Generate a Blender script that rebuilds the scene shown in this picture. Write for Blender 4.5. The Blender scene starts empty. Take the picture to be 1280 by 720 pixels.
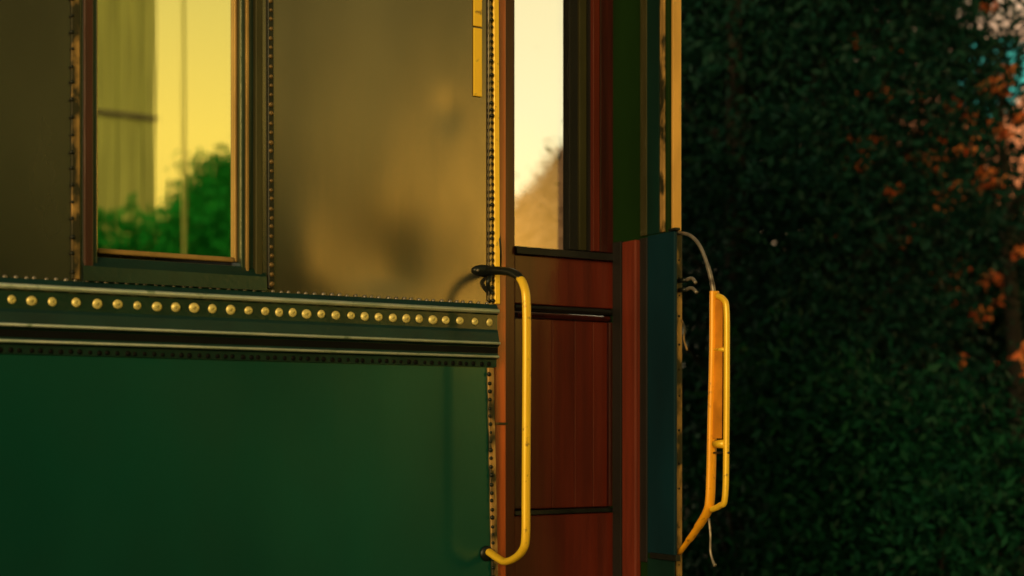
import bpy, bmesh, math, random
import numpy as np
from mathutils import Vector, Matrix, noise
random.seed(4)
R = math.radians
S = bpy.context.scene
COL = S.collection

# ---------------------------------------------------------------- camera
F, D, TH, EYE = 1778.0, 3.4, R(31.87), 1.65
cam = bpy.data.objects.new('camera', bpy.data.cameras.new('camera')); COL.objects.link(cam)
cam.location = (0, -D, EYE); cam.rotation_euler = (R(90), 0, -TH)
cam.data.lens = 50; cam.data.sensor_width = 36; cam.data.shift_y = 180/1280
cam.data.clip_start = .05; cam.data.clip_end = 3000
cam.data.dof.use_dof = True; cam.data.dof.focus_distance = 3.95; cam.data.dof.aperture_fstop = 1.8
S.camera = cam

# ---------------------------------------------------------------- sky and sun
SUN_EL, SUN_AZ = R(11), math.atan2(-.80, -.60)          # sun stands over the -X -Y side (azimuth from +Y towards +X)
w = bpy.data.worlds.new('World'); S.world = w; w.use_nodes = True
N = w.node_tree.nodes; L = w.node_tree.links; N.clear()
def wn(t, **k):
    n = N.new(t)
    for a, b in k.items(): setattr(n, a, b)
    return n
def wmath(op, a, b=None, c=None, clamp=False):
    n = wn('ShaderNodeMath', operation=op, use_clamp=clamp)
    for i, v in enumerate((a, b, c)):
        if v is None: continue
        if isinstance(v, (int, float)): n.inputs[i].default_value = v
        else: L.new(v, n.inputs[i])
    return n.outputs[0]
def wmix(fac, a, b):
    n = wn('ShaderNodeMix', data_type='RGBA')
    if isinstance(fac, (int, float)): n.inputs[0].default_value = fac
    else: L.new(fac, n.inputs[0])
    for i, v in ((6, a), (7, b)):
        if isinstance(v, tuple): n.inputs[i].default_value = (*v, 1)
        else: L.new(v, n.inputs[i])
    return n.outputs[2]
def wramp(v, stops):
    n = wn('ShaderNodeValToRGB'); L.new(v, n.inputs[0]); e = n.color_ramp.elements
    while len(e) < len(stops): e.new(.5)
    for q, (p, c) in zip(e, stops): q.position = p; q.color = (*c, 1)
    return n.outputs[0]
sky = wn('ShaderNodeTexSky', sky_type='NISHITA', sun_disc=False, sun_elevation=SUN_EL, sun_rotation=SUN_AZ, dust_density=4, air_density=1.6)
tc = wn('ShaderNodeTexCoord'); sx = wn('ShaderNodeSeparateXYZ'); L.new(tc.outputs['Generated'], sx.inputs[0])
X_, Y_, Z_ = sx.outputs
el = wmath('MULTIPLY', Z_, 1.0, clamp=True)
front = wramp(el, [(0, (.95,.55,.10)), (.12, (1.12,.78,.13)), (.20, (1.10,.80,.14)), (.29, (.84,.66,.15)), (.38, (.30,.27,.10)), (.6, (.10,.11,.06)), (1, (.03,.05,.045))])
back = wramp(el, [(0, (1.0,.82,.50)), (.22, (1.1,1.0,.58)), (.38, (1.0,.82,.42)), (.6, (.22,.22,.15)), (1, (.05,.07,.07))])
side = wramp(el, [(0, (.8,.22,.06)), (.2, (.85,.24,.06)), (.27, (.80,.50,.28)), (.5, (.5,.35,.22)), (1, (.05,.07,.07))])
fb = wmath('SMOOTH_MIN', wmath('MULTIPLY_ADD', Y_, 2.2, .5, clamp=True), 1, 0.01)
az = wmath('ARCTAN2', X_, Y_)
sd = wmath('MULTIPLY_ADD', az, 6.0, -6.0*R(38), clamp=True)
sdb = wmath('MULTIPLY', sd, wmath('SUBTRACT', 1, wmath('MULTIPLY_ADD', az, 3.0, -3.0*R(75), clamp=True)), clamp=True)
c1 = wmix(fb, front, back); c2 = wmix(wmath('MULTIPLY', sdb, fb), c1, side)
# a turquoise break of clear sky among the sunset clouds, ragged by noise
dn = wn('ShaderNodeVectorMath', operation='DISTANCE'); L.new(tc.outputs['Generated'], dn.inputs[0])
tdir = Vector((math.sin(R(50.4)), math.cos(R(50.4)), .235)).normalized(); dn.inputs[1].default_value = tdir
nz = wn('ShaderNodeTexNoise'); nz.inputs['Scale'].default_value = 14; L.new(tc.outputs['Generated'], nz.inputs[0])
tq = wmath('LESS_THAN', wmath('MULTIPLY_ADD', nz.outputs[0], .03, dn.outputs['Value']), .040)
c3 = wmix(tq, c2, (.05,.55,.42))
# added glow spot low in the sky, brightens the upper panel's reflection
dn2 = wn('ShaderNodeVectorMath', operation='DISTANCE'); L.new(tc.outputs['Generated'], dn2.inputs[0])
dn2.inputs[1].default_value = Vector((.508, -.86, .125)).normalized()
gl = wmath('POWER', wmath('SUBTRACT', 1, wmath('MULTIPLY', dn2.outputs['Value'], 9.5), clamp=True), 1.2)
c3 = wmix(gl, c3, (15.0,7.2,.9))
mul = wn('ShaderNodeVectorMath', operation='SCALE'); L.new(c3, mul.inputs[0]); mul.inputs['Scale'].default_value = 11.0
fin = wmix(.85, sky.outputs[0], mul.outputs[0])
bg = wn('ShaderNodeBackground'); bg.inputs[1].default_value = .1; L.new(fin, bg.inputs[0])
wo = wn('ShaderNodeOutputWorld'); L.new(bg.outputs[0], wo.inputs[0])

sl = bpy.data.lights.new('sun', 'SUN'); sl.energy = 1.8; sl.angle = R(24); sl.color = (1, .68, .30)
so = bpy.data.objects.new('sun', sl); COL.objects.link(so)
sdir = Vector((math.sin(SUN_AZ)*math.cos(SUN_EL), math.cos(SUN_AZ)*math.cos(SUN_EL), math.sin(SUN_EL)))
so.rotation_euler = sdir.to_track_quat('Z', 'Y').to_euler(); so.location = (-20, -20, 10)
S.view_settings.view_transform = 'Standard'; S.view_settings.look = 'None'
S.view_settings.exposure = 0; S.view_settings.gamma = 1
S.render.engine = 'CYCLES'

# ---------------------------------------------------------------- measuring helpers (a point of the photo on a real plane)
cT, sT = math.cos(TH), math.sin(TH)
def dr(px):
    x = (px-640)/F; return x*cT+sT, -x*sT+cT
def XA(px, Y=0):
    a, b = dr(px); return (Y+D)/b*a
def ZA(px, py, Y=0):
    return EYE + (540-py)/F*(Y+D)/dr(px)[1]
def YA(px, X):
    a, b = dr(px); return X*b/a - D

# ---------------------------------------------------------------- object helpers
def obj(name, bm, m, parent=None, smooth=False):
    me = bpy.data.meshes.new(name)
    if isinstance(bm, bmesh.types.BMesh):
        bm.normal_update(); bm.to_mesh(me); bm.free()
    else: me = bm
    for q in (m if isinstance(m, (list, tuple)) else [m]): me.materials.append(q)
    if smooth:
        for p in me.polygons: p.use_smooth = True
    o = bpy.data.objects.new(name, me); COL.objects.link(o)
    if parent: o.parent = parent
    return o
def tag(o, label=None, cat=None, group=None, kind=None):
    for k, v in (('label', label), ('category', cat), ('group', group), ('kind', kind)):
        if v: o[k] = v
    return o
def empty(name, loc, **k):
    o = bpy.data.objects.new(name, None); COL.objects.link(o); o.location = loc; return tag(o, **k)
def box(bm, x0, x1, y0, y1, z0, z1, bev=0, seg=2):
    r = bmesh.ops.create_cube(bm, size=1, matrix=Matrix.Translation(((x0+x1)/2, (y0+y1)/2, (z0+z1)/2)) @ Matrix.Diagonal((abs(x1-x0), abs(y1-y0), abs(z1-z0), 1)))
    if bev:
        es = list({e for v in r['verts'] for e in v.link_edges})
        bmesh.ops.bevel(bm, geom=es, offset=bev, segments=seg, profile=.5, affect='EDGES')
    return bm
def B(*a, **k): return box(bmesh.new(), *a, **k)
def dome(bm, p, r, flat=.6, axis=(0,-1,0), seg=12):
    """rivet head sitting on a surface"""
    M = Matrix.Translation(p) @ Vector(axis).to_track_quat('Z', 'Y').to_matrix().to_4x4() @ Matrix.Diagonal((r, r, r*flat, 1))
    bmesh.ops.create_uvsphere(bm, u_segments=seg, v_segments=8, radius=1, matrix=M)
def tube(bm, pts, r, seg=14, flat=None):
    pts = [Vector(p) for p in pts]; n = len(pts); rings = []
    up = None
    for i, p in enumerate(pts):
        t = (pts[min(i+1, n-1)] - pts[max(i-1, 0)]).normalized()
        if up is None:
            up = Vector((1, 0, 0)) if abs(t.x) < .8 else Vector((0, 0, 1))
        u = (up - t*up.dot(t)).normalized(); up = u; v = t.cross(u)
        rr = r[i] if isinstance(r, (list, tuple)) else r
        fl = flat or 1
        rings.append([bm.verts.new(p + (u*math.cos(a)*rr + v*math.sin(a)*rr*fl)) for a in [2*math.pi*k/seg for k in range(seg)]])
    for a, b in zip(rings, rings[1:]):
        for k in range(seg): bm.faces.new((a[k], a[(k+1) % seg], b[(k+1) % seg], b[k]))
    bm.faces.new(rings[0][::-1]); bm.faces.new(rings[-1])
    bmesh.ops.recalc_face_normals(bm, faces=bm.faces)
    return bm
def smooth_path(pts, k=8):
    pts = [Vector(p) for p in pts]; out = []
    P = [pts[0]*2-pts[1]] + pts + [pts[-1]*2-pts[-2]]
    for i in range(1, len(P)-2):
        a, b, c, d = P[i-1:i+3]
        for j in range(k):
            t = j/k
            out.append(.5*((2*b)+(c-a)*t+(2*a-5*b+4*c-d)*t*t+(-a+3*b-3*c+d)*t**3))
    return out + [pts[-1]]
def profile_x(pts, x0, x1, nx=1):
    """closed (y,z) outline swept along the carriage"""
    bm = bmesh.new(); rings = []
    for i in range(nx+1):
        x = x0+(x1-x0)*i/nx
        rings.append([bm.verts.new((x, y, z)) for y, z in pts])
    n = len(pts)
    for a, b in zip(rings, rings[1:]):
        for k in range(n): bm.faces.new((a[k], a[(k+1) % n], b[(k+1) % n], b[k]))
    bm.faces.new(rings[0][::-1]); bm.faces.new(rings[-1])
    bmesh.ops.recalc_face_normals(bm, faces=bm.faces); return bm

# ---------------------------------------------------------------- materials
def mat(name, base, rough=.5, metal=0, var=.25, vscale=6, stretch=(1,1,1), bump=0, bscale=30, bstretch=(1,1,1), rvar=.1, coat=0, spec=.5, wear=None, wear_amt=.5, wscale=20, dist=.01):
    m = bpy.data.materials.new(name); m.use_nodes = True; nt = m.node_tree; p = nt.nodes['Principled BSDF']
    tc = nt.nodes.new('ShaderNodeTexCoord')
    def nz(scale, st, detail=6):
        mp = nt.nodes.new('ShaderNodeMapping'); mp.inputs['Scale'].default_value = st; nt.links.new(tc.outputs['Object'], mp.inputs[0])
        n = nt.nodes.new('ShaderNodeTexNoise'); n.inputs['Scale'].default_value = scale; n.inputs['Detail'].default_value = detail
        nt.links.new(mp.outputs[0], n.inputs[0]); return n.outputs[0]
    n1 = nz(vscale, stretch)
    rp = nt.nodes.new('ShaderNodeValToRGB'); e = rp.color_ramp.elements
    e[0].position = .3; e[1].position = .7
    e[0].color = (*[max(0, c*(1-var)) for c in base], 1); e[1].color = (*[min(1, c*(1+var)) for c in base], 1)
    nt.links.new(n1, rp.inputs[0]); col = rp.outputs[0]
    if wear:
        n2 = nz(wscale, stretch, 10); r2 = nt.nodes.new('ShaderNodeValToRGB')
        r2.color_ramp.elements[0].position = 1-wear_amt-.04; r2.color_ramp.elements[1].position = 1-wear_amt+.08
        r2.color_ramp.elements[0].color = (0,0,0,1); r2.color_ramp.elements[1].color = (1,1,1,1)
        nt.links.new(n2, r2.inputs[0])
        mx = nt.nodes.new('ShaderNodeMix'); mx.data_type = 'RGBA'; nt.links.new(r2.outputs[0], mx.inputs[0]); nt.links.new(col, mx.inputs[6]); mx.inputs[7].default_value = (*wear, 1)
        col = mx.outputs[2]
    nt.links.new(col, p.inputs['Base Color'])
    mr = nt.nodes.new('ShaderNodeMapRange'); mr.inputs[3].default_value = max(.02, rough-rvar); mr.inputs[4].default_value = rough+rvar
    nt.links.new(nz(vscale*2.3, stretch), mr.inputs[0]); nt.links.new(mr.outputs[0], p.inputs['Roughness'])
    p.inputs['Metallic'].default_value = metal; p.inputs['Coat Weight'].default_value = coat; p.inputs['Coat Roughness'].default_value = .15
    p.inputs['Specular IOR Level'].default_value = spec
    if bump:
        b = nt.nodes.new('ShaderNodeBump'); b.inputs['Strength'].default_value = bump; b.inputs['Distance'].default_value = dist
        nt.links.new(nz(bscale, bstretch), b.inputs['Height']); nt.links.new(b.outputs[0], p.inputs['Normal'])
    return m
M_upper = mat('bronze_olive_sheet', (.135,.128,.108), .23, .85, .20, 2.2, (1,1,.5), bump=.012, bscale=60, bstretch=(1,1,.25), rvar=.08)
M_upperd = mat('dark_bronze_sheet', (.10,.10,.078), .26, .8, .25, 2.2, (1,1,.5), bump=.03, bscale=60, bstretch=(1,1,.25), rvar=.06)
M_lower = mat('green_enamel', (.0003,.074,.056), .32, .36, .22, 2, (1,1,.6), bump=.04, bscale=50, bstretch=(1,1,.3), rvar=.08, coat=.10)
M_dgreen = mat('dark_green_paint', (.006,.032,.022), .32, .2, .3, 8, coat=.3, bump=.1, bscale=80)
M_green = mat('green_paint_inside', (.006,.026,.004), .6, .0, .3, 5, (1,1,.2), spec=.15)
M_teal = mat('teal_paint', (.001,.022,.036), .6, 0, .25, 7, (1,1,.3), spec=.2)
M_dteal = mat('dark_teal_paint', (.002,.022,.018), .6, 0, .25, 7, (1,1,.3), spec=.2)
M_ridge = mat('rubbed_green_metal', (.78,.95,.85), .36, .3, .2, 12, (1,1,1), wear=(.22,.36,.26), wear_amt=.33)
M_gold = mat('yellow_rail_paint', (1.0,.62,.03), .38, .15, .06, 9, coat=.2, wear=(.30,.17,.03), wear_amt=.33, wscale=45)
M_orange = mat('amber_rail_paint', (.95,.42,.01), .42, .1, .08, 9, coat=.2, wear=(.32,.12,.02), wear_amt=.35, wscale=45)
M_gatepost = mat('red_gate_paint', (.15,.022,.009), .5, 0, .25, 9, (5,5,.35))
M_rust = mat('amber_plate', (.80,.30,.02), .5, .1, .3, 12)
M_brass = mat('brass', (.95,.70,.26), .42, .35, .3, 14, wear=(.16,.13,.04), wear_amt=.40, wscale=60)
M_bead = mat('dull_brass_bead', (.34,.21,.07), .45, .4, .4, 9, (1,1,.4))
M_strip = mat('amber_corner_edge', (.66,.38,.10), .45, .25, .3, 7, (1,1,.3))
M_brassy = mat('old_brass_strip', (.42,.25,.08), .5, .3, .35, 24, (1,1,.5), wear=(.03,.028,.012), wear_amt=.54)
M_olive = mat('olive_strip', (.055,.052,.018), .45, .3, .3, 10, (1,1,.3))
M_iron = mat('black_iron', (.012,.016,.014), .38, .4, .3, 30)
M_coal = mat('flat_black', (.004,.005,.005), .6, 0, spec=.1)
M_silver = mat('worn_steel', (.27,.24,.21), .42, .6, .3, 40, wear=(.08,.06,.05), wear_amt=.4)
M_wood = mat('red_mahogany', (.115,.014,.006), .45, 0, .3, 5, (5,5,.35), bump=.25, bscale=60, bstretch=(3,3,.15), coat=.12, dist=.003)
M_woodd = mat('dark_mahogany', (.045,.006,.004), .42, 0, .45, 9, (6,6,.3), bump=.25, bscale=60, bstretch=(3,3,.15), coat=.2, dist=.003)
M_woodo = mat('orange_teak_post', (.46,.085,.012), .36, 0, .35, 8, (5,5,.3), coat=.3, bump=.2, bscale=60, bstretch=(3,3,.15), dist=.003)
M_black = mat('black_rubber', (.010,.010,.010), .5)
M_inside = mat('dark_interior', (.02,.014,.008), .7)
M_roof = mat('roof_canvas', (.10,.10,.09), .8)
def glass(name, mirror, tint, through=(1,1,1)):
    m = bpy.data.materials.new(name); m.use_nodes = True; nt = m.node_tree; nt.nodes.clear()
    g = nt.nodes.new('ShaderNodeBsdfGlossy'); g.inputs[0].default_value = (*tint, 1); g.inputs['Roughness'].default_value = .015
    t = nt.nodes.new('ShaderNodeBsdfTransparent'); t.inputs[0].default_value = (*through, 1)
    mx = nt.nodes.new('ShaderNodeMixShader'); mx.inputs[0].default_value = mirror
    tcn = nt.nodes.new('ShaderNodeTexCoord'); mp = nt.nodes.new('ShaderNodeMapping'); mp.inputs['Scale'].default_value = (9,9,.6)
    nz = nt.nodes.new('ShaderNodeTexNoise'); nz.inputs['Scale'].default_value = 2.2
    b = nt.nodes.new('ShaderNodeBump'); b.inputs['Strength'].default_value = .012; b.inputs['Distance'].default_value = .004
    nt.links.new(tcn.outputs['Object'], mp.inputs[0]); nt.links.new(mp.outputs[0], nz.inputs[0]); nt.links.new(nz.outputs[0], b.inputs['Height']); nt.links.new(b.outputs[0], g.inputs['Normal'])
    o = nt.nodes.new('ShaderNodeOutputMaterial')
    nt.links.new(t.outputs[0], mx.inputs[1]); nt.links.new(g.outputs[0], mx.inputs[2]); nt.links.new(mx.outputs[0], o.inputs[0])
    return m
M_glass = glass('coated_window_glass', .88, (1,.98,.70))
M_clear = glass('clear_door_glass', .03, (1,1,1), (.99,.98,.95))
def leafmat(name, a, b, rough=.55, trans=0):
    m = bpy.data.materials.new(name); m.use_nodes = True; nt = m.node_tree; p = nt.nodes['Principled BSDF']
    g = nt.nodes.new('ShaderNodeNewGeometry'); rp = nt.nodes.new('ShaderNodeValToRGB')
    rp.color_ramp.elements[0].color = (*a, 1); rp.color_ramp.elements[1].color = (*b, 1)
    nt.links.new(g.outputs['Random Per Island'], rp.inputs[0]); nt.links.new(rp.outputs[0], p.inputs['Base Color'])
    p.inputs['Roughness'].default_value = rough; p.inputs['Specular IOR Level'].default_value = .08
    return m
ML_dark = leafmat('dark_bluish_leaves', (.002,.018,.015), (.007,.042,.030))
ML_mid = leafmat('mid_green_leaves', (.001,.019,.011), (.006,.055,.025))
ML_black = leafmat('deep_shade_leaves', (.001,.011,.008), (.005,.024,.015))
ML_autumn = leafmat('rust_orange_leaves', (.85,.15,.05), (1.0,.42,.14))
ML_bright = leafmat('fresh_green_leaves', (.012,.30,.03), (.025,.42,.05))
ML_tan = leafmat('haze_tan_leaves', (.26,.17,.14), (.40,.29,.25))  # paled to stand for distance haze
M_bark = mat('bark', (.014,.012,.009), .9, 0, .4, 12, (1,1,.3), bump=.6, bscale=25, bstretch=(1,1,.3))

# ---------------------------------------------------------------- the setting
gm = mat('dark_ballast', (.06,.055,.045), .9, 0, .5, 5, bump=.8, bscale=9, dist=.05)
gb = bmesh.new(); bmesh.ops.create_grid(gb, x_segments=60, y_segments=60, size=1500)
tag(obj('ground', gb, gm), kind='structure')
gv = mat('grass_ground', (.03,.06,.02), .9, 0, .5, 2, bump=.8, bscale=20, dist=.04)

# ---------------------------------------------------------------- the carriage
car = empty('railway_carriage', (0, 1.5, 0), label='dark green riveted railway carriage with brass studs and a red wooden door', cat='railway carriage')
def part(name, bm, m, parent=car, smooth=False, label=None):
    o = obj(name, bm, m, None, smooth)
    o.parent = parent
    # keep world placement under the empty
    off = Vector(car.location)
    if parent is car: o.matrix_parent_inverse = Matrix.Translation(-off)
    if label: o['label'] = label
    return o

XL = -3.2                       # the left end of what is built
XE = XA(619)                    # wall edge beside the door
ZT = 3.55
zb = {k: v for k, v in (('row1', ZA(300, 363)), ('ridge1', ZA(360, 376.5)), ('stud', ZA(360, 391.5)), ('ridge2', ZA(360, 420)), ('ridge3', ZA(360, 438)), ('row2', ZA(360, 446)))}
def sheet(x0, x1, z0, z1, dents, seed, thick=.03, amp=1.0):
    """pressed metal sheet with slow dents; dents = (x, z, rx, rz, depth)"""
    bm = bmesh.new(); nx = max(2, int((x1-x0)/.025)); nzz = max(2, int((z1-z0)/.025)); g = []
    for j in range(nzz+1):
        row = []
        for i in range(nx+1):
            x = x0+(x1-x0)*i/nx; z = z0+(z1-z0)*j/nzz
            e = min(x-x0, x1-x, z-z0, z1-z); k = min(1, max(0, e/.05))
            y = amp*.0022*noise.noise(Vector((x*2.2+seed, z*1.1, seed))) + amp*.0007*noise.noise(Vector((x*9+seed, z*2.5, seed)))
            for (a, b, ra, rb, dd) in dents: y += dd*math.exp(-((x-a)/ra)**2-((z-b)/rb)**2)
            row.append(bm.verts.new((x, y*k, z)))
        g.append(row)
    for j in range(nzz):
        for i in range(nx): bm.faces.new((g[j][i], g[j][i+1], g[j+1][i+1], g[j+1][i]))
    # rim and back
    rim = [g[0][i] for i in range(nx+1)] + [g[j][nx] for j in range(1, nzz+1)] + [g[nzz][i] for i in range(nx-1, -1, -1)] + [g[j][0] for j in range(nzz-1, 0, -1)]
    bk = [bm.verts.new((v.co.x, thick, v.co.z)) for v in rim]
    n = len(rim)
    for k in range(n): bm.faces.new((rim[k], bk[k], bk[(k+1) % n], rim[(k+1) % n]))
    bm.faces.new(bk[::-1])
    bmesh.ops.recalc_face_normals(bm, faces=bm.faces)
    es = [bm.edges.get((rim[k], rim[(k+1) % n])) for k in range(n)]
    bmesh.ops.split_edges(bm, edges=[e for e in es if e]); return bm

wx0, wx1 = XA(102), XA(328)     # window opening in the body
zsill = ZA(330, 357.5)
zpan = ZA(300, 366)             # bottom of the upper sheets
wtop = 3.30
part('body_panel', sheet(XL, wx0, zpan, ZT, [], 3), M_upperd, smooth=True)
part('body_panel', sheet(wx1, XE-.004, zpan, ZT, [
    (XA(560), ZA(560,140), .035, .05, .002),
    (XA(480), ZA(480,330), .13, .11, .006), (XA(372), ZA(372,310), .06, .12, -.0025)], 9), M_upper, smooth=True)
part('body_panel', sheet(wx0, wx1, wtop, ZT, [], 5), M_upper, smooth=True)
part('lower_panel', sheet(XL, XE-.004, .98, zb['row2']+.015, [(XA(330), 1.7, .2, .15, .002)], 21, amp=.7), M_lower, smooth=True)

# belt rail: a moulded band with three rounded ridges
def ridge(z, r, y0):   # half-round bump in the (y,z) outline, running downward
    return [(y0 - r*1.1*math.sin(a), z + r*math.cos(a)) for a in [math.pi*k/6 for k in range(7)]]
yb = -.012
out = [(.02, zb['ridge1']+.020), (yb+.004, zb['ridge1']+.020)] + ridge(zb['ridge1'], .0062, yb-.004) \
    + [(yb, zb['ridge1']-.010), (yb, zb['stud']-.020), (yb-.004, zb['stud']-.028)] + ridge(zb['ridge2'], .0050, yb-.010) \
    + [(yb-.002, zb['ridge2']-.010), (yb-.002, zb['ridge3']+.009)] + ridge(zb['ridge3'], .0046, yb-.004) + [(yb+.004, zb['ridge3']-.008), (yb+.006, zb['row2']-.012), (.02, zb['row2']-.012)]
belt = part('belt_rail', profile_x(out, XL, XE), M_dgreen)
o = part('belt_channel', B(XL, XE-.0005, yb-.0035, yb, zb['ridge3']+.0095, zb['ridge2']-.0105, .0005), M_coal, belt); o.matrix_parent_inverse = Matrix.Identity(4)  # plain black strip between the two lower ridges
for nm, r, y0 in (('ridge1', .0068, yb-.0075), ('ridge2', .0042, yb-.0140), ('ridge3', .0040, yb-.0080)):
    bm = tube(bmesh.new(), [(XL, y0, zb[nm]), (XE-.001, y0, zb[nm])], r, 10)
    part('ridge_moulding', bm, M_ridge, belt, True).matrix_parent_inverse = Matrix.Identity(4)
sb = bmesh.new(); dome(sb, (0, 0, 0), .0130, .45, seg=16)
s0 = obj('stud', sb, M_brass, None, True)
SP = [14.6,39.4,65.2,95,121.5,147,171.5,196,219.4,242.4,265.2,288,310.5,331.3,348.7,365.6,383,401.3,419.6,438.7,455.6,473,490.8,507.6,523.7,540.8,556.9,574.6,593.4,611.7]
SX = [XA(p, yb) for p in SP]; g = SX[1]-SX[0]
SX = [SX[0]-g*k for k in range(18, 0, -1)] + SX
for n, x in enumerate(SX):
    c = s0 if n == 0 else s0.copy()
    if n: COL.objects.link(c)
    c.parent = belt; c.location = (x, yb-.001, zb['stud']+random.uniform(-.001,.001))
    k = random.uniform(.80, 1.0); c.scale = (k*random.uniform(.92,1.1), k*random.uniform(.8,1.1), k); c.rotation_euler = (random.uniform(-.12,.12), 0, random.uniform(-.12,.12))
RIV = {}
BULK = bmesh.new()
def rivet_obj(m, p, r, flat, par, z0=1.2, z1=3.0):
    key = m.name
    if key not in RIV:
        b = bmesh.new(); dome(b, (0,0,0), 1, flat, seg=10); RIV[key] = obj('rivet', b, m, None, True); o = RIV[key]; RIV[key+'#'] = 0
    else:
        o = RIV[key].copy(); COL.objects.link(o)
    o.parent = par; o.location = p; o.scale = (r, r, r)
def rivets_x(x0, x1, z, y, r, step, m, jit=.15, strip=None, name='rivet_row'):
    bm = BULK; mi = 0 if m is M_silver else 1; x = x0+step/2
    while x < x1:
        k0 = len(bm.faces); dome(bm, (x+random.uniform(-jit, jit)*step, y, z+random.uniform(-.0008,.0008)), r*random.uniform(.8,1.1), .7, seg=8); x += step
        bm.faces.ensure_lookup_table()
        for f in bm.faces[k0:]: f.material_index = mi
rivets_x(XL, XE-.02, zb['row1']+.001, yb+.010, .0058, .0235, M_silver, strip=None)
rivets_x(XL, XE-.02, zb['row2']-.004, yb+.006, .0066, .0225, M_coal, strip=None)

def rivet_strip(px_top, px_bot, z0, z1, half, y, mstrip, mriv, r, step, name='rivet_strip', off=0, w0=None):
    xt, xb = XA(px_top), XA(px_bot); bm = bmesh.new()
    vs = []
    for z, x in ((z0, xb), (z1, xt)):
        for yy in (y, .0):
            for s in (-half, half): vs.append(bm.verts.new((x+s, yy, z)))
    f = [(0,1,3,2), (4,6,7,5), (0,4,5,1), (2,3,7,6), (0,2,6,4), (1,5,7,3)]
    for q in f: bm.faces.new([vs[i] for i in q])
    bmesh.ops.recalc_face_normals(bm, faces=bm.faces)
    bmesh.ops.bevel(bm, geom=list(bm.edges), offset=.0012, segments=1, affect='EDGES')
    st = part(name, bm, mstrip)
    z = z0+step/2
    while z < min(z1, 2.95):
        t = (z-z0)/(z1-z0)
        p = (xb+(xt-xb)*t+off+random.uniform(-.001,.001), y, z+random.uniform(-.1,.1)*step); rr = r*random.uniform(.75,1.15); z += step
        if z > 1.2: rivet_obj(mriv, p, rr, .75, st)
    return st
rivet_strip(93, 94, ZA(94,349), ZT, .0095, -.007, M_brassy, M_iron, .0052, .040, off=-.008)
rivet_strip(336, 338, ZA(338,361), ZT, .0075, -.008, M_iron, M_brassy, .0062, .024)
rivet_strip(612, 619.5, 1.0, zb['row2']-.014, .010, -.008, M_brassy, M_iron, .0060, .0235, off=-.006)
# upper corner edging beside the door: yellow strip and a black beaded line
rivet_strip(617, 620, zb['ridge1']+.022, ZT, .0085, -.009, M_gold, M_iron, .0055, .019, off=-.016, name='corner_strip')
bm = B(XA(591), XA(601.5), -.006, .0, ZA(596,121), ZA(596,35.5), .002)
part('hinge_leaf', bm, M_gold, car)
bm = B(XA(591), XA(601.5), -.006, .0, ZA(596,33.5), ZT-.05, .002)
part('hinge_leaf', bm, M_gold, car)
bm = tube(bmesh.new(), [(XA(609), -.005, ZT), (XA(610), -.005, zb['ridge1']+.03)], .0022, 6)
part('bead_line', bm, M_silver, car, True)

o = part('small_rivets', BULK, [M_silver, M_coal], car, True); o['kind'] = 'stuff'
# window
win = bpy.data.objects.new('window', None); COL.objects.link(win); win.parent = car; win.matrix_parent_inverse = Matrix.Translation(-Vector(car.location))
def wpart(name, bm, m, smooth=False):
    o = obj(name, bm, m, None, smooth); o.parent = win; return o
ZW = ZA(200, 319)               # bottom of the glazing bead
gx0, gx1 = XA(116.5, .045), XA(296, .045)
# outer frame (dark), stepped, around the opening
bm = bmesh.new()
box(bm, wx0+.001, XA(117, .03), -.002, .075, zpan, ZT-.27, .003); box(bm, XA(298, .03), wx1-.018, .012, .078, zpan+.02, ZT-.27, .003)
box(bm, wx0+.002, wx1-.002, .012, .07, zpan+.001, ZW-.012, .004)
wpart('frame', bm, M_dgreen)
wpart('frame', B(wx1-.0175, wx1+.03, .031, .074, zpan+.02, ZT-.27, .002), M_black)
wpart('frame', B(wx0-.03, wx0-.0005, .031, .074, zpan+.02, ZT-.27, .002), M_black)
wpart('frame', B(XA(103.5), XA(115.5), -.009, .002, ZW-.045, ZT-.27, .003), M_woodd)
wpart('frame', B(wx1-.020, wx1-.001, -.004, .079, zpan+.012, ZT-.27, .003), M_olive)
wpart('frame', B(wx1-.042, wx1-.035, .002, .03, ZW-.035, ZT-.27, .0015), M_bead)
bm = bmesh.new()
def gbead(x0, x1, z0, z1): box(bm, x0, x1, .036, .056, z0, z1, .003)
gbead(gx0, gx0+.009, ZW, wtop); gbead(gx1-.009, gx1, ZW, wtop); gbead(gx0+.0095, gx1-.0095, ZW-.001, ZW+.012)
wpart('glazing_bead', bm, M_bead)
wpart('pane', B(gx0+.006, gx1-.006, .050, .053, ZW+.008, wtop), M_glass)
# sill, chamfered
bm = profile_x([(.03, ZW-.014), (.010, ZW-.016), (-.010, ZW-.038), (-.012, zpan+.008), (.03, zpan+.006)], wx0+.002, wx1+.008)
wpart('sill', bm, M_dgreen)
# curtain hanging inside the window
def curtain(x0, x1, z0, z1, y, folds):
    bm = bmesh.new(); n = folds*8; a = []; b = []
    for i in range(n+1):
        x = x0+(x1-x0)*i/n; yy = y+.012*math.sin(i/8*2*math.pi)+.004*math.sin(i*1.3)
        a.append(bm.verts.new((x, yy, z0))); b.append(bm.verts.new((x, yy, z1)))
    for i in range(n): bm.faces.new((a[i], a[i+1], b[i+1], b[i]))
    bmesh.ops.solidify(bm, geom=list(bm.faces), thickness=.003); return bm
M_curt = mat('curtain_cloth', (.45,.38,.12), .8)
part('curtain', curtain(gx0-.03, XA(196,.12), 1.9, 3.3, .13, 5), M_curt, car, True)

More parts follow.
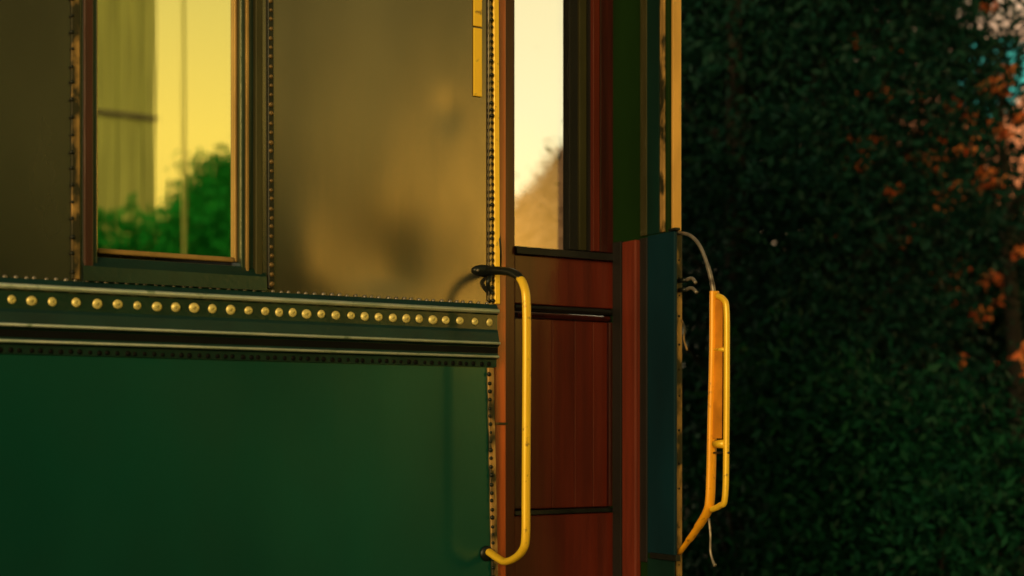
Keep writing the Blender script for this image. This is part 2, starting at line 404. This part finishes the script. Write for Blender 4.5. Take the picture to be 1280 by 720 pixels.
# roof, floor, far side and ends (a real hollow carriage)
XR = XA(850); YF = 2.95
XJ = XA(836)                    # jamb face of the entry
rf = []
for k in range(13):
    a = math.pi*k/12; rf.append((YF/2-(YF/2+.06)*math.cos(a), ZT+.55*math.sin(a)))
outl = [(-.06, ZT-.02)] + rf + [(YF+.06, ZT-.02)] 
part('roof', profile_x(outl, XL-.1, XR+.15), M_roof, smooth=False)
part('underframe', B(XL, XR, .03, YF, .80, .975, .01), M_iron)
for wxc in (XL+.7, -.9, 1.2): 
    for yy in (.35, 2.5):
        bm = bmesh.new(); bmesh.ops.create_cone(bm, cap_ends=True, segments=40, radius1=.46, radius2=.46, depth=.10, matrix=Matrix.Translation((wxc, yy, .46)) @ Matrix.Rotation(R(90), 4, 'X'))
        part('wheel', bm, M_iron, smooth=False)
part('floor', B(XL, XR-.05, .04, YF-.01, 1.0, 1.10), M_inside)
bm = bmesh.new(); box(bm, XL, XR, YF-.05, YF, .98, 1.9); box(bm, XL, XR, YF-.05, YF, 3.1, ZT)
for q in range(4): box(bm, XL+q*1.55, XL+q*1.55+.75, YF-.05, YF, 1.9, 3.1)
part('far_wall', bm, M_lower)
part('end_wall', B(XL, XL+.04, .04, YF-.06, .98, ZT-.01), M_lower)
part('inner_partition', B(XA(600)-.03, XA(600), .034, YF-.06, 1.1, ZT-.01), M_inside)

# entry: recessed red door
YD = YA(766, XJ)                # plane of the door
gd0, gd1 = XA(643, YD), XA(712, YD)
zs = ZA(660, 308, YD)
door = bpy.data.objects.new('door', None); COL.objects.link(door); door.parent = car; door.matrix_parent_inverse = Matrix.Translation(-Vector(car.location))
def dpart(name, bm, m, smooth=False):
    o = obj(name, bm, m, None, smooth); o.parent = door; return o
dx0, dx1 = XA(628, YD), XA(768, YD)
za, zc = ZA(700, 388, YD), ZA(700, 640, YD)
dpart('stile', B(dx0-.06, gd0-.001, YD-.004, YD+.04, 1.10, ZT-.02, .002), M_wood)
dpart('rail', B(gd0, dx1, YD-.001, YD+.038, za+.014, zs-.028, .003), M_wood)
dpart('sill', profile_x([(YD+.03, zs+.002), (YD-.016, zs-.004), (YD-.020, zs-.026), (YD+.03, zs-.027)], gd0-.002, dx1-.01), M_black)
dpart('panel_moulding', profile_x([(YD+.03, za+.013), (YD-.006, za+.010), (YD-.010, za+.001), (YD-.004, za-.006), (YD+.03, za-.008)], gd0-.001, dx1), M_black)
dpart('panel_moulding', profile_x([(YD+.03, za-.010), (YD-.003, za-.012), (YD-.006, za-.018), (YD+.0, za-.026), (YD+.03, za-.028)], gd0+.01, dx1-.02), M_woodd)
bm = bmesh.new()
pp = [gd0+.035, XA(693, YD), XA(721, YD), XA(744, YD), XA(762, YD)]
for a, b in zip(pp, pp[1:]): box(bm, a+.0005, b-.0005, YD+.012, YD+.03, zc+.012, za-.029, .0022)
dpart('panel', bm, M_wood)
dpart('stile', B(gd0+.0005, gd0+.033, YD+.002, YD+.032, zc+.012, za-.029, .004), M_woodd)
dpart('stile', B(XA(762.5, YD), dx1, YD+.002, YD+.032, zc+.012, za-.029, .003), M_woodd)
dpart('panel_moulding', profile_x([(YD+.03, zc+.010), (YD-.006, zc+.008), (YD-.009, zc-.004), (YD+.03, zc-.007)], gd0-.001, dx1), M_iron)
dpart('rail', B(gd0, dx1, YD, YD+.036, 1.10, zc-.008, .003), M_wood)
dpart('pane', B(gd0-.002, gd1+.003, YD+.014, YD+.018, zs, 3.4), M_clear)
# mouldings beside the door glass
def slat(a, b, y0, y1, m, nm='window_moulding', z0=None, z1=None): dpart(nm, B(XA(a, y0), XA(b, y0), y0, y1, zs+.001 if z0 is None else z0, 3.42 if z1 is None else z1, .002), m)
slat(711.5, 724, YD+.004, YD+.04, M_black); slat(724.5, 733.5, YD-.006, YD+.03, M_olive); slat(734, 741, YD+.006, YD+.03, M_black)
slat(741.5, 750, YD-.008, YD+.03, M_wood); slat(750.5, 769, YD-.001, YD+.03, M_woodd)
dpart('rail', B(gd0, dx1, YD, YD+.036, 3.425, ZT-.02, .003), M_wood)
# post of the door frame next to the body corner
part('door_post', B(XE+.003, XE+.045, .012, .055, 1.0, ZT-.02, .006), M_woodo)
part('door_jamb', B(XE-.02, XE+.002, .031, YD+.02, 1.0, ZT-.02, .003), M_woodd)
bm = B(XE+.004, XE+.046, .006, .0115, ZA(636,531,0), ZA(636,528,0), .0008)
part('brass_band', bm, M_brassy)
bm = tube(bmesh.new(), smooth_path([(XE+.012, .006, ZA(628,288)), (XE+.010, -.006, ZA(628,300)), (XE+.014, -.004, ZA(628,318)), (XE+.020, .008, ZA(628,333))]), .0045, 8)
part('door_catch', bm, M_iron, smooth=True)

# jamb of the entry (faces left) and the open gangway end behind it
part('entry_wall', B(XJ, XR-.001, .004, YD+.05, 1.0, ZT-.02), M_green)
bm = bmesh.new()
box(bm, XJ+.001, XR-.001, YD+.051, 1.25, 1.0, 2.02); box(bm, XJ+.001, XR-.001, 1.251, YF-.06, 1.0, ZT-.02); box(bm, XJ+.001, XR-.001, YD+.051, 1.25, 3.3, ZT-.02)
part('gangway_wall', bm, M_inside)
def jam(a, b, th, m, nm, z0, z1, bev=.002, **k):
    """a strip standing on the jamb face between two photo columns"""
    return part(nm, B(XJ-th, XJ-.0005, YA(b, XJ-th), YA(a, XJ-th), z0, z1, bev), m, **k)
zt_ = ZA(826, 297, .1); zt0 = ZA(826, 690, .1)
jam(800, 808, .006, M_olive, 'edge_strip', zt_+.004, ZT-.03)
jam(824.5, 830, .008, M_brassy, 'edge_strip', zt_+.004, ZT-.03)
jam(808.5, 824, .003, M_dteal, 'jamb_panel', zt_+.004, ZT-.03)
jam(809, 843, .012, M_teal, 'gate_panel', zt0, zt_, .003)
jam(809, 843, .004, M_dteal, 'jamb_panel', 1.02, zt0-.016)
jam(797.5, 808.5, .006, M_black, 'gate_panel', zt0-.03, zt_-.002, .003)
jam(765.5, 776, .012, M_black, 'gap_shade', 1.02, zt_)  # black strip put in as the shade of the gap beside the post
jam(777, 794, .024, M_gatepost, 'gate_post', 1.02, ZA(786,306,.25), .005, label='red painted gate post beside the teal panel')
bm = bmesh.new()
box(bm, XJ-.018, XJ-.001, YA(845, XJ-.018), YA(835, XJ-.018), zt_-.0, zt_+.008, .002)
part('gate_hinge', bm, M_iron)
part('gate_hinge', B(XJ-.018, XJ-.001, YA(845, XJ-.018), YA(812, XJ-.018), zt0-.014, zt0+.004, .002), M_iron)
# corner post: bright strip above, rusty strip below
part('corner_post', B(XA(839.5), XR, -.008, .003, ZA(845,289), ZT-.02, .003), M_strip)
lowp = part('corner_post', B(XA(843), XA(851), -.008, .003, 1.0, ZA(845,290), .003), M_brassy, label='rusty lower half of the corner post')
part('corner_post', B(XA(836), XA(842.5), -.005, .003, 1.0, ZA(845,290), .002), M_teal)
bm = bmesh.new()
z = 1.05
while z < ZA(845, 300): rivet_obj(M_iron, (XA(847)+random.uniform(-.001,.001), -.008, z), .004*random.uniform(.6,1.1), .75, lowp); z += random.uniform(.05,.12)

# grab rail beside the door
def wpt(px, py, X):            # point at depth-plane X = const
    y = YA(px, X); return Vector((X, y, ZA(px, py, y)))
XG = XA(609)
top = [wpt(612, 338, XG), wpt(626, 338.5, XG), wpt(640, 341, XG), wpt(650, 348, XG), wpt(656, 361, XG), wpt(658, 380, XG), wpt(658.5, 430, XG), wpt(658, 530, XG), wpt(657.5, 620, XG), wpt(657, 672, XG), wpt(653, 688, XG), wpt(643, 698, XG), wpt(632, 702, XG), wpt(624, 699, XG), wpt(616, 690, XG)]
top[-1].y = -.004; top[0].y = -.004
path = smooth_path(top, 8)
rail = part('grab_rail', tube(bmesh.new(), path[24:], .0125, 16, .8), M_gold, smooth=True)
o = part('rail_arm', tube(bmesh.new(), path[:26], .0118, 14), M_iron, rail, True); o.matrix_parent_inverse = Matrix.Identity(4)
bm = bmesh.new(); dome(bm, (XG-.012, -.004, top[0].z-.001), .030, .35, seg=20)
bmesh.ops.scale(bm, vec=(1.25,1,.55), space=Matrix.Translation((-(XG-.012), .004, -top[0].z)), verts=bm.verts)
o = part('mounting_plate', bm, M_iron, rail, True); o.matrix_parent_inverse = Matrix.Identity(4)
bm = bmesh.new(); dome(bm, (XG-.004, -.004, top[-1].z-.006), .022, .4, seg=16)
o = part('mounting_plate', bm, M_iron, rail, True); o.matrix_parent_inverse = Matrix.Identity(4)
bm = bmesh.new()
tube(bm, smooth_path([(XG+.006, -.010, top[0].z-.014), (XG-.006, -.016, top[0].z-.030), (XG-.002, -.010, top[0].z-.046), (XG+.010, -.008, top[0].z-.058)]), .006, 8)
o = part('latch', bm, M_iron, rail, True); o.matrix_parent_inverse = Matrix.Identity(4)

for q in (-.026, .006):
    bb = bmesh.new(); dome(bb, (XG-.012+q, -.013, top[0].z-.002), .0045, .8); o = part('bolt', bb, M_silver, rail, True); o.matrix_parent_inverse = Matrix.Identity(4)
# far grab rail: flat amber bar, second thin bar, brackets, steel stay above, hook below
XH = XA(847)
def fp(px, py, dx=0): return wpt(px, py, XH+dx)
P2 = [fp(893, 364), fp(893, 372), fp(892.5, 440), fp(890.5, 520), fp(889, 590), fp(887.5, 625), fp(884, 640), fp(872, 660), fp(860, 677), fp(849, 692)]
P2[-1].y = -.005
rail2 = part('grab_rail', tube(bmesh.new(), smooth_path(P2, 6), [.0165]*36+[.0165]*6+[.014]*6+[.011]*7, 14, .62), M_orange, smooth=True, label='amber double grab rail on the carriage corner')
def r2(name, bm, m, sm=True):
    o = part(name, bm, m, rail2, sm); o.matrix_parent_inverse = Matrix.Identity(4); return o
P3 = [fp(897, 370), fp(904, 374), fp(908, 386), fp(908.5, 440), fp(908, 540), fp(906.5, 620), fp(900, 632), fp(889, 637)]
r2('side_bar', tube(bmesh.new(), smooth_path(P3, 6), .0092, 12), M_gold)
web = bmesh.new()
a = [fp(895, 374), fp(903.5, 376), fp(902.5, 548), fp(892, 548)]
f = [web.verts.new(v) for v in a]; web.faces.new(f); web.normal_update()
bmesh.ops.solidify(web, geom=list(web.faces), thickness=.006)
r2('web_plate', web, M_rust, False)
for py in (437, 555):
    b_ = bmesh.new(); tube(b_, [fp(895, py), fp(907, py)], .0085 if py == 437 else .016, 10, .8); r2('bracket', b_, M_gold)
b_ = bmesh.new(); tube(b_, [fp(887, 566), fp(912, 566)], .0035, 8); r2('pin', b_, M_iron)
b_ = bmesh.new(); tube(b_, [fp(896, 557), fp(902, 557)], .007, 8); dome(b_, fp(900, 556), .007, 1); r2('pin', b_, M_iron)
r2('stay_rod', tube(bmesh.new(), smooth_path([fp(848, 291), fp(862, 294), fp(874, 306), fp(883, 327), fp(889, 348), fp(892, 366)], 6), [.0055]*20+[.0065]*6+[.0075]*5, 10), M_silver)
for py, q in ((351, 870), (363, 871)):
    b_ = bmesh.new(); tube(b_, [fp(848, py), fp(858, py-1)], .007, 10); r2('clamp', b_, M_iron)
    b_ = bmesh.new(); tube(b_, smooth_path([fp(858, py-1), fp(865, py-3), fp(q, py+3)], 4), .0055, 10); r2('clamp', b_, M_silver)
r2('chain_link', tube(bmesh.new(), smooth_path([fp(852, 400), fp(856, 412), fp(855, 424), fp(859, 438)], 5), .0030, 8), M_brassy)
r2('hook', tube(bmesh.new(), smooth_path([fp(886, 648), fp(888, 670), fp(888, 690), fp(892, 704), fp(894, 707)], 5), [.0035]*14+[.004]*4+[.006]*3, 8), M_silver)

# ---------------------------------------------------------------- vegetation
def leaves_mesh(name, pts, size, rng, droop=0):
    n = len(pts); pts = np.asarray(pts, dtype=np.float64)
    u = rng.normal(size=(n, 3)); u[:, 2] -= droop; u /= np.linalg.norm(u, axis=1)[:, None]
    v = rng.normal(size=(n, 3)); v -= (v*u).sum(1)[:, None]*u; v /= np.linalg.norm(v, axis=1)[:, None]
    s = size*rng.uniform(.6, 1.25, size=(n, 1))
    q = np.stack([pts-u*s, pts+v*s*.42, pts+u*s, pts-v*s*.42], axis=1).reshape(-1, 3)
    me = bpy.data.meshes.new(name); me.vertices.add(4*n); me.vertices.foreach_set('co', q.ravel())
    me.loops.add(4*n); me.loops.foreach_set('vertex_index', np.arange(4*n, dtype=np.int32))
    me.polygons.add(n); me.polygons.foreach_set('loop_start', np.arange(0, 4*n, 4, dtype=np.int32)); me.polygons.foreach_set('loop_total', np.full(n, 4, dtype=np.int32))
    me.update(); me.validate(); return me
def clumps(c, rad, ncl, per, cr, rng, shell=.55):
    out = []
    for _ in range(ncl):
        d = rng.normal(size=3); d /= np.linalg.norm(d); r = rng.uniform(shell, 1)**.7
        cc = np.array(c)+d*np.array(rad)*r
        p = rng.normal(size=(per, 3))*cr*np.array([1, 1, .75])*rng.uniform(.6, 1.3)
        out.append(cc+p)
    return np.concatenate(out)
def polar(px, dist, z=0):
    a, b = dr(px); l = math.hypot(a, b); return (a/l*dist, -D+b/l*dist, z)
def tree(name, base, h, rad, lm, ncl, per, cr, leaf, seed, label, cat='tree', group=None, crown_z=.62, trunk_r=.13, extra=None, keep=None, droop=.3, limbs=9):
    rng = np.random.default_rng(seed); t = empty(name, base, label=label, cat=cat, group=group)
    bm = bmesh.new(); rr = random.Random(seed)
    lean = Vector((rr.uniform(-.25,.25), rr.uniform(-.25,.25), 0))
    trunk = [Vector((0,0,-.1)), Vector((0,0,.1*h))+lean*.1, Vector((0,0,.35*h))+lean*.5, Vector((0,0,.6*h))+lean, Vector((0,0,.85*h))+lean*1.3]
    tp = smooth_path(trunk, 5); tube(bm, tp, [trunk_r*(1-.85*i/(len(tp)-1)) for i in range(len(tp))], 10)
    for k in range(limbs):
        z = h*rr.uniform(.25, .75); a = rr.uniform(0, 6.283); l = rad[0]*rr.uniform(.5, .9)
        s = Vector((0,0,z))+lean*(z/h)*1.3
        e = s+Vector((math.cos(a)*l, math.sin(a)*l, l*rr.uniform(.3,.8)))
        m = (s+e)/2+Vector((0,0,-.08*l)); lp = smooth_path([s, m, e], 4)
        tube(bm, lp, [trunk_r*.4*(1-.8*i/(len(lp)-1)) for i in range(len(lp))], 6)
    obj('trunk', bm, M_bark, t, True)
    pts = clumps((lean.x, lean.y, h*crown_z), rad, ncl, per, cr, rng)
    pts = pts[pts[:, 2] > .02]
    if keep is not None: pts = keep(pts, t)
    obj('crown', leaves_mesh('crown', pts, leaf, rng, droop), lm, t)
    if extra:
        (em, nc, pr, off, er, ecr, el_) = extra
        p2 = clumps((off[0], off[1], off[2]), er, nc, pr, ecr, rng)
        obj('coloured_leaves', leaves_mesh('coloured_leaves', p2, el_, rng), em, t)
    return t
def bush(base, rad, lm, n, leaf, seed, label, group=None):
    rng = np.random.default_rng(seed); t = empty('bush', base, label=label, cat='bush', group=group)
    bm = bmesh.new(); rr = random.Random(seed)
    for k in range(7):
        a = rr.uniform(0, 6.28); e = Vector((math.cos(a)*rad[0]*.5, math.sin(a)*rad[1]*.5, rad[2]*rr.uniform(.8,1.3)))
        tube(bm, smooth_path([(0,0,-.05), e*.5+Vector((0,0,.1)), e], 3), .014, 6)
    obj('stem', bm, M_bark, t, True)
    pts = clumps((0,0,rad[2]*.95), rad, n, 60, .14, rng, .3); pts = pts[pts[:, 2] > .01]
    obj('foliage', leaves_mesh('foliage', pts, leaf, rng, .2), lm, t)
    return t
G1 = 'trees beyond the carriage end'
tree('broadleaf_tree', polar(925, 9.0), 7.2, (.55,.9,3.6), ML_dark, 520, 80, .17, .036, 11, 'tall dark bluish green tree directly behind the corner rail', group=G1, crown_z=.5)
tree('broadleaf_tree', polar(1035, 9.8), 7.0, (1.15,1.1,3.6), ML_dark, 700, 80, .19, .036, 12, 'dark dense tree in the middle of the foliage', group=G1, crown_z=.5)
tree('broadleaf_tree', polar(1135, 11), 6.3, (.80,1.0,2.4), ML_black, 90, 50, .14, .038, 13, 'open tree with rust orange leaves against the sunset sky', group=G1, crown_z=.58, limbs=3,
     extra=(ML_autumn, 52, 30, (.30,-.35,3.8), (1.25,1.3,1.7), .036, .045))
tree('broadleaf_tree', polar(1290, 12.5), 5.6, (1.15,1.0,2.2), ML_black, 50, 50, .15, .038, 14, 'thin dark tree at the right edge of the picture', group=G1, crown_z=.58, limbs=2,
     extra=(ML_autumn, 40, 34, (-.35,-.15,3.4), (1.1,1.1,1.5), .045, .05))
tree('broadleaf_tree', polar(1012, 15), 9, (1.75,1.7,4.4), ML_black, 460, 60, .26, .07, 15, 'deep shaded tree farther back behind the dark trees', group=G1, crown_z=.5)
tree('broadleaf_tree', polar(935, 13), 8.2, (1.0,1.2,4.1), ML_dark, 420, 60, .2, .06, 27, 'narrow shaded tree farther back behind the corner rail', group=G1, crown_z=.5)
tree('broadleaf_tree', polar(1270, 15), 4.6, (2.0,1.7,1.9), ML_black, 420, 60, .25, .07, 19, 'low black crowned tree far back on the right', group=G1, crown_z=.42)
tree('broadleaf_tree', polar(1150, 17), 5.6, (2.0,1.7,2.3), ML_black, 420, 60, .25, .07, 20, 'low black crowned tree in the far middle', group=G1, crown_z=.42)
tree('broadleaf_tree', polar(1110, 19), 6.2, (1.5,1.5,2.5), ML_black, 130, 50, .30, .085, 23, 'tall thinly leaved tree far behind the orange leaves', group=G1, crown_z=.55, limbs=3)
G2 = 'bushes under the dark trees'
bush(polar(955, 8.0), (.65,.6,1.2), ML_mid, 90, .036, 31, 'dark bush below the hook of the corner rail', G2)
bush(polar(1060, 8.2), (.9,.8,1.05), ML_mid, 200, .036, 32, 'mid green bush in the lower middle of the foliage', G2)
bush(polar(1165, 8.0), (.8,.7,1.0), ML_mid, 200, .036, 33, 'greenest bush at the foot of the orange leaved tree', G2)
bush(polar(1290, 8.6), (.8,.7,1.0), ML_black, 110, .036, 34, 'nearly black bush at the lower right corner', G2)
# far trees with haze put into their leaf colour, seen through the door glass
G3 = 'pale trees seen through the door glass'
tree('distant_tree', polar(646, 64), 12.6, (.5,1.0,2.4), ML_tan, 90, 50, .3, .15, 43, 'narrow pale tree at the left edge of the door glass', group=G3, crown_z=.72)
tree('distant_tree', polar(708, 60), 14.0, (.9,1.5,3.6), ML_tan, 170, 60, .42, .16, 41, 'taller pale tan tree seen through the door glass', group=G3, crown_z=.72)
tree('distant_tree', polar(668, 62), 13.4, (1.3,1.5,3.0), ML_tan, 260, 60, .40, .16, 42, 'lower pale tan tree at left in the door glass', group=G3, crown_z=.68)
# what stands across the track behind the camera and shows in the window glass
def refl(px, dist, z=0):
    """a place on the far side of the camera, seen by reflection from the body side plane"""
    a, b = dr(px); l = math.hypot(a, b); return (XA(px)+a/l*dist, -b/l*dist, z)
G4 = 'trees reflected in the carriage window'
tree('reflected_tree', refl(303, 26), 7.4, (1.5,1.7,3.0), ML_bright, 620, 100, .24, .08, 51, 'taller green tree reflected at right in the carriage window', group=G4, crown_z=.58)
tree('reflected_tree', refl(262, 27), 6.4, (1.15,1.6,2.7), ML_bright, 560, 100, .22, .08, 52, 'lower round green tree reflected in the window glass', group=G4, crown_z=.58)
tree('reflected_tree', refl(458, 26), 7.2, (1.7,1.6,2.9), ML_bright, 420, 60, .33, .13, 53, 'green tree mirrored dimly in the bronze body panel', group=G4, crown_z=.5)
tree('reflected_tree', refl(385, 27), 6.2, (2.0,1.8,2.3), ML_bright, 380, 60, .32, .13, 54, 'broad low green tree mirrored beside the window', group=G4, crown_z=.5)
hg = empty('hedge', refl(200, 24), label='long clipped green hedge reflected along the bottom of the window', cat='hedge')
rng = np.random.default_rng(60); n = 26000
pts = np.stack([rng.uniform(-13, 4.4, n), rng.uniform(-.8, .8, n), rng.uniform(.05, 5.8, n)+rng.normal(size=n)*.12], axis=1)
pts[:, 2] += .15*np.sin(pts[:, 0]*1.7)
pts = pts[pts[:, 2] > .02]
obj('foliage', leaves_mesh('foliage', pts, .16, rng), ML_bright, hg)
# olive board clad warehouse reflected in the left of the window
M_board = mat('olive_boarding', (.66,.64,.16), .7, 0, .3, 2, (4,4,.2), bump=.6, bscale=8, bstretch=(5,5,.1))
wl = refl(118, 31); wr = refl(196, 31)
wh = empty('warehouse', (wr[0], wr[1], 0), label='tall olive boarded warehouse reflected at left in the carriage window', cat='building')
ww = 9.0
bm = bmesh.new()
for k in range(30): box(bm, -ww+k*.30, -ww+k*.30+.285, -6, 0+(.03 if k % 2 else 0), 0, 12.5)
obj('wall', bm, M_board, wh)
obj('string_course', B(-ww, .02, .05, .10, 9.0, 9.09), M_woodd, wh)
obj('roof', profile_x([(-6.4, 12.5), (-3, 14.3), (.4, 12.5)], -ww-.3, .3), M_roof, wh)
pl = refl(232, 22)
o = obj('telegraph_pole', tube(bmesh.new(), [(0,0,-.3), (0,0,4), (0,0,9.5)], [.035,.033,.03], 12), M_board, None, True); o.location = pl
tag(o, 'slim telegraph pole reflected in the middle of the window', 'pole')
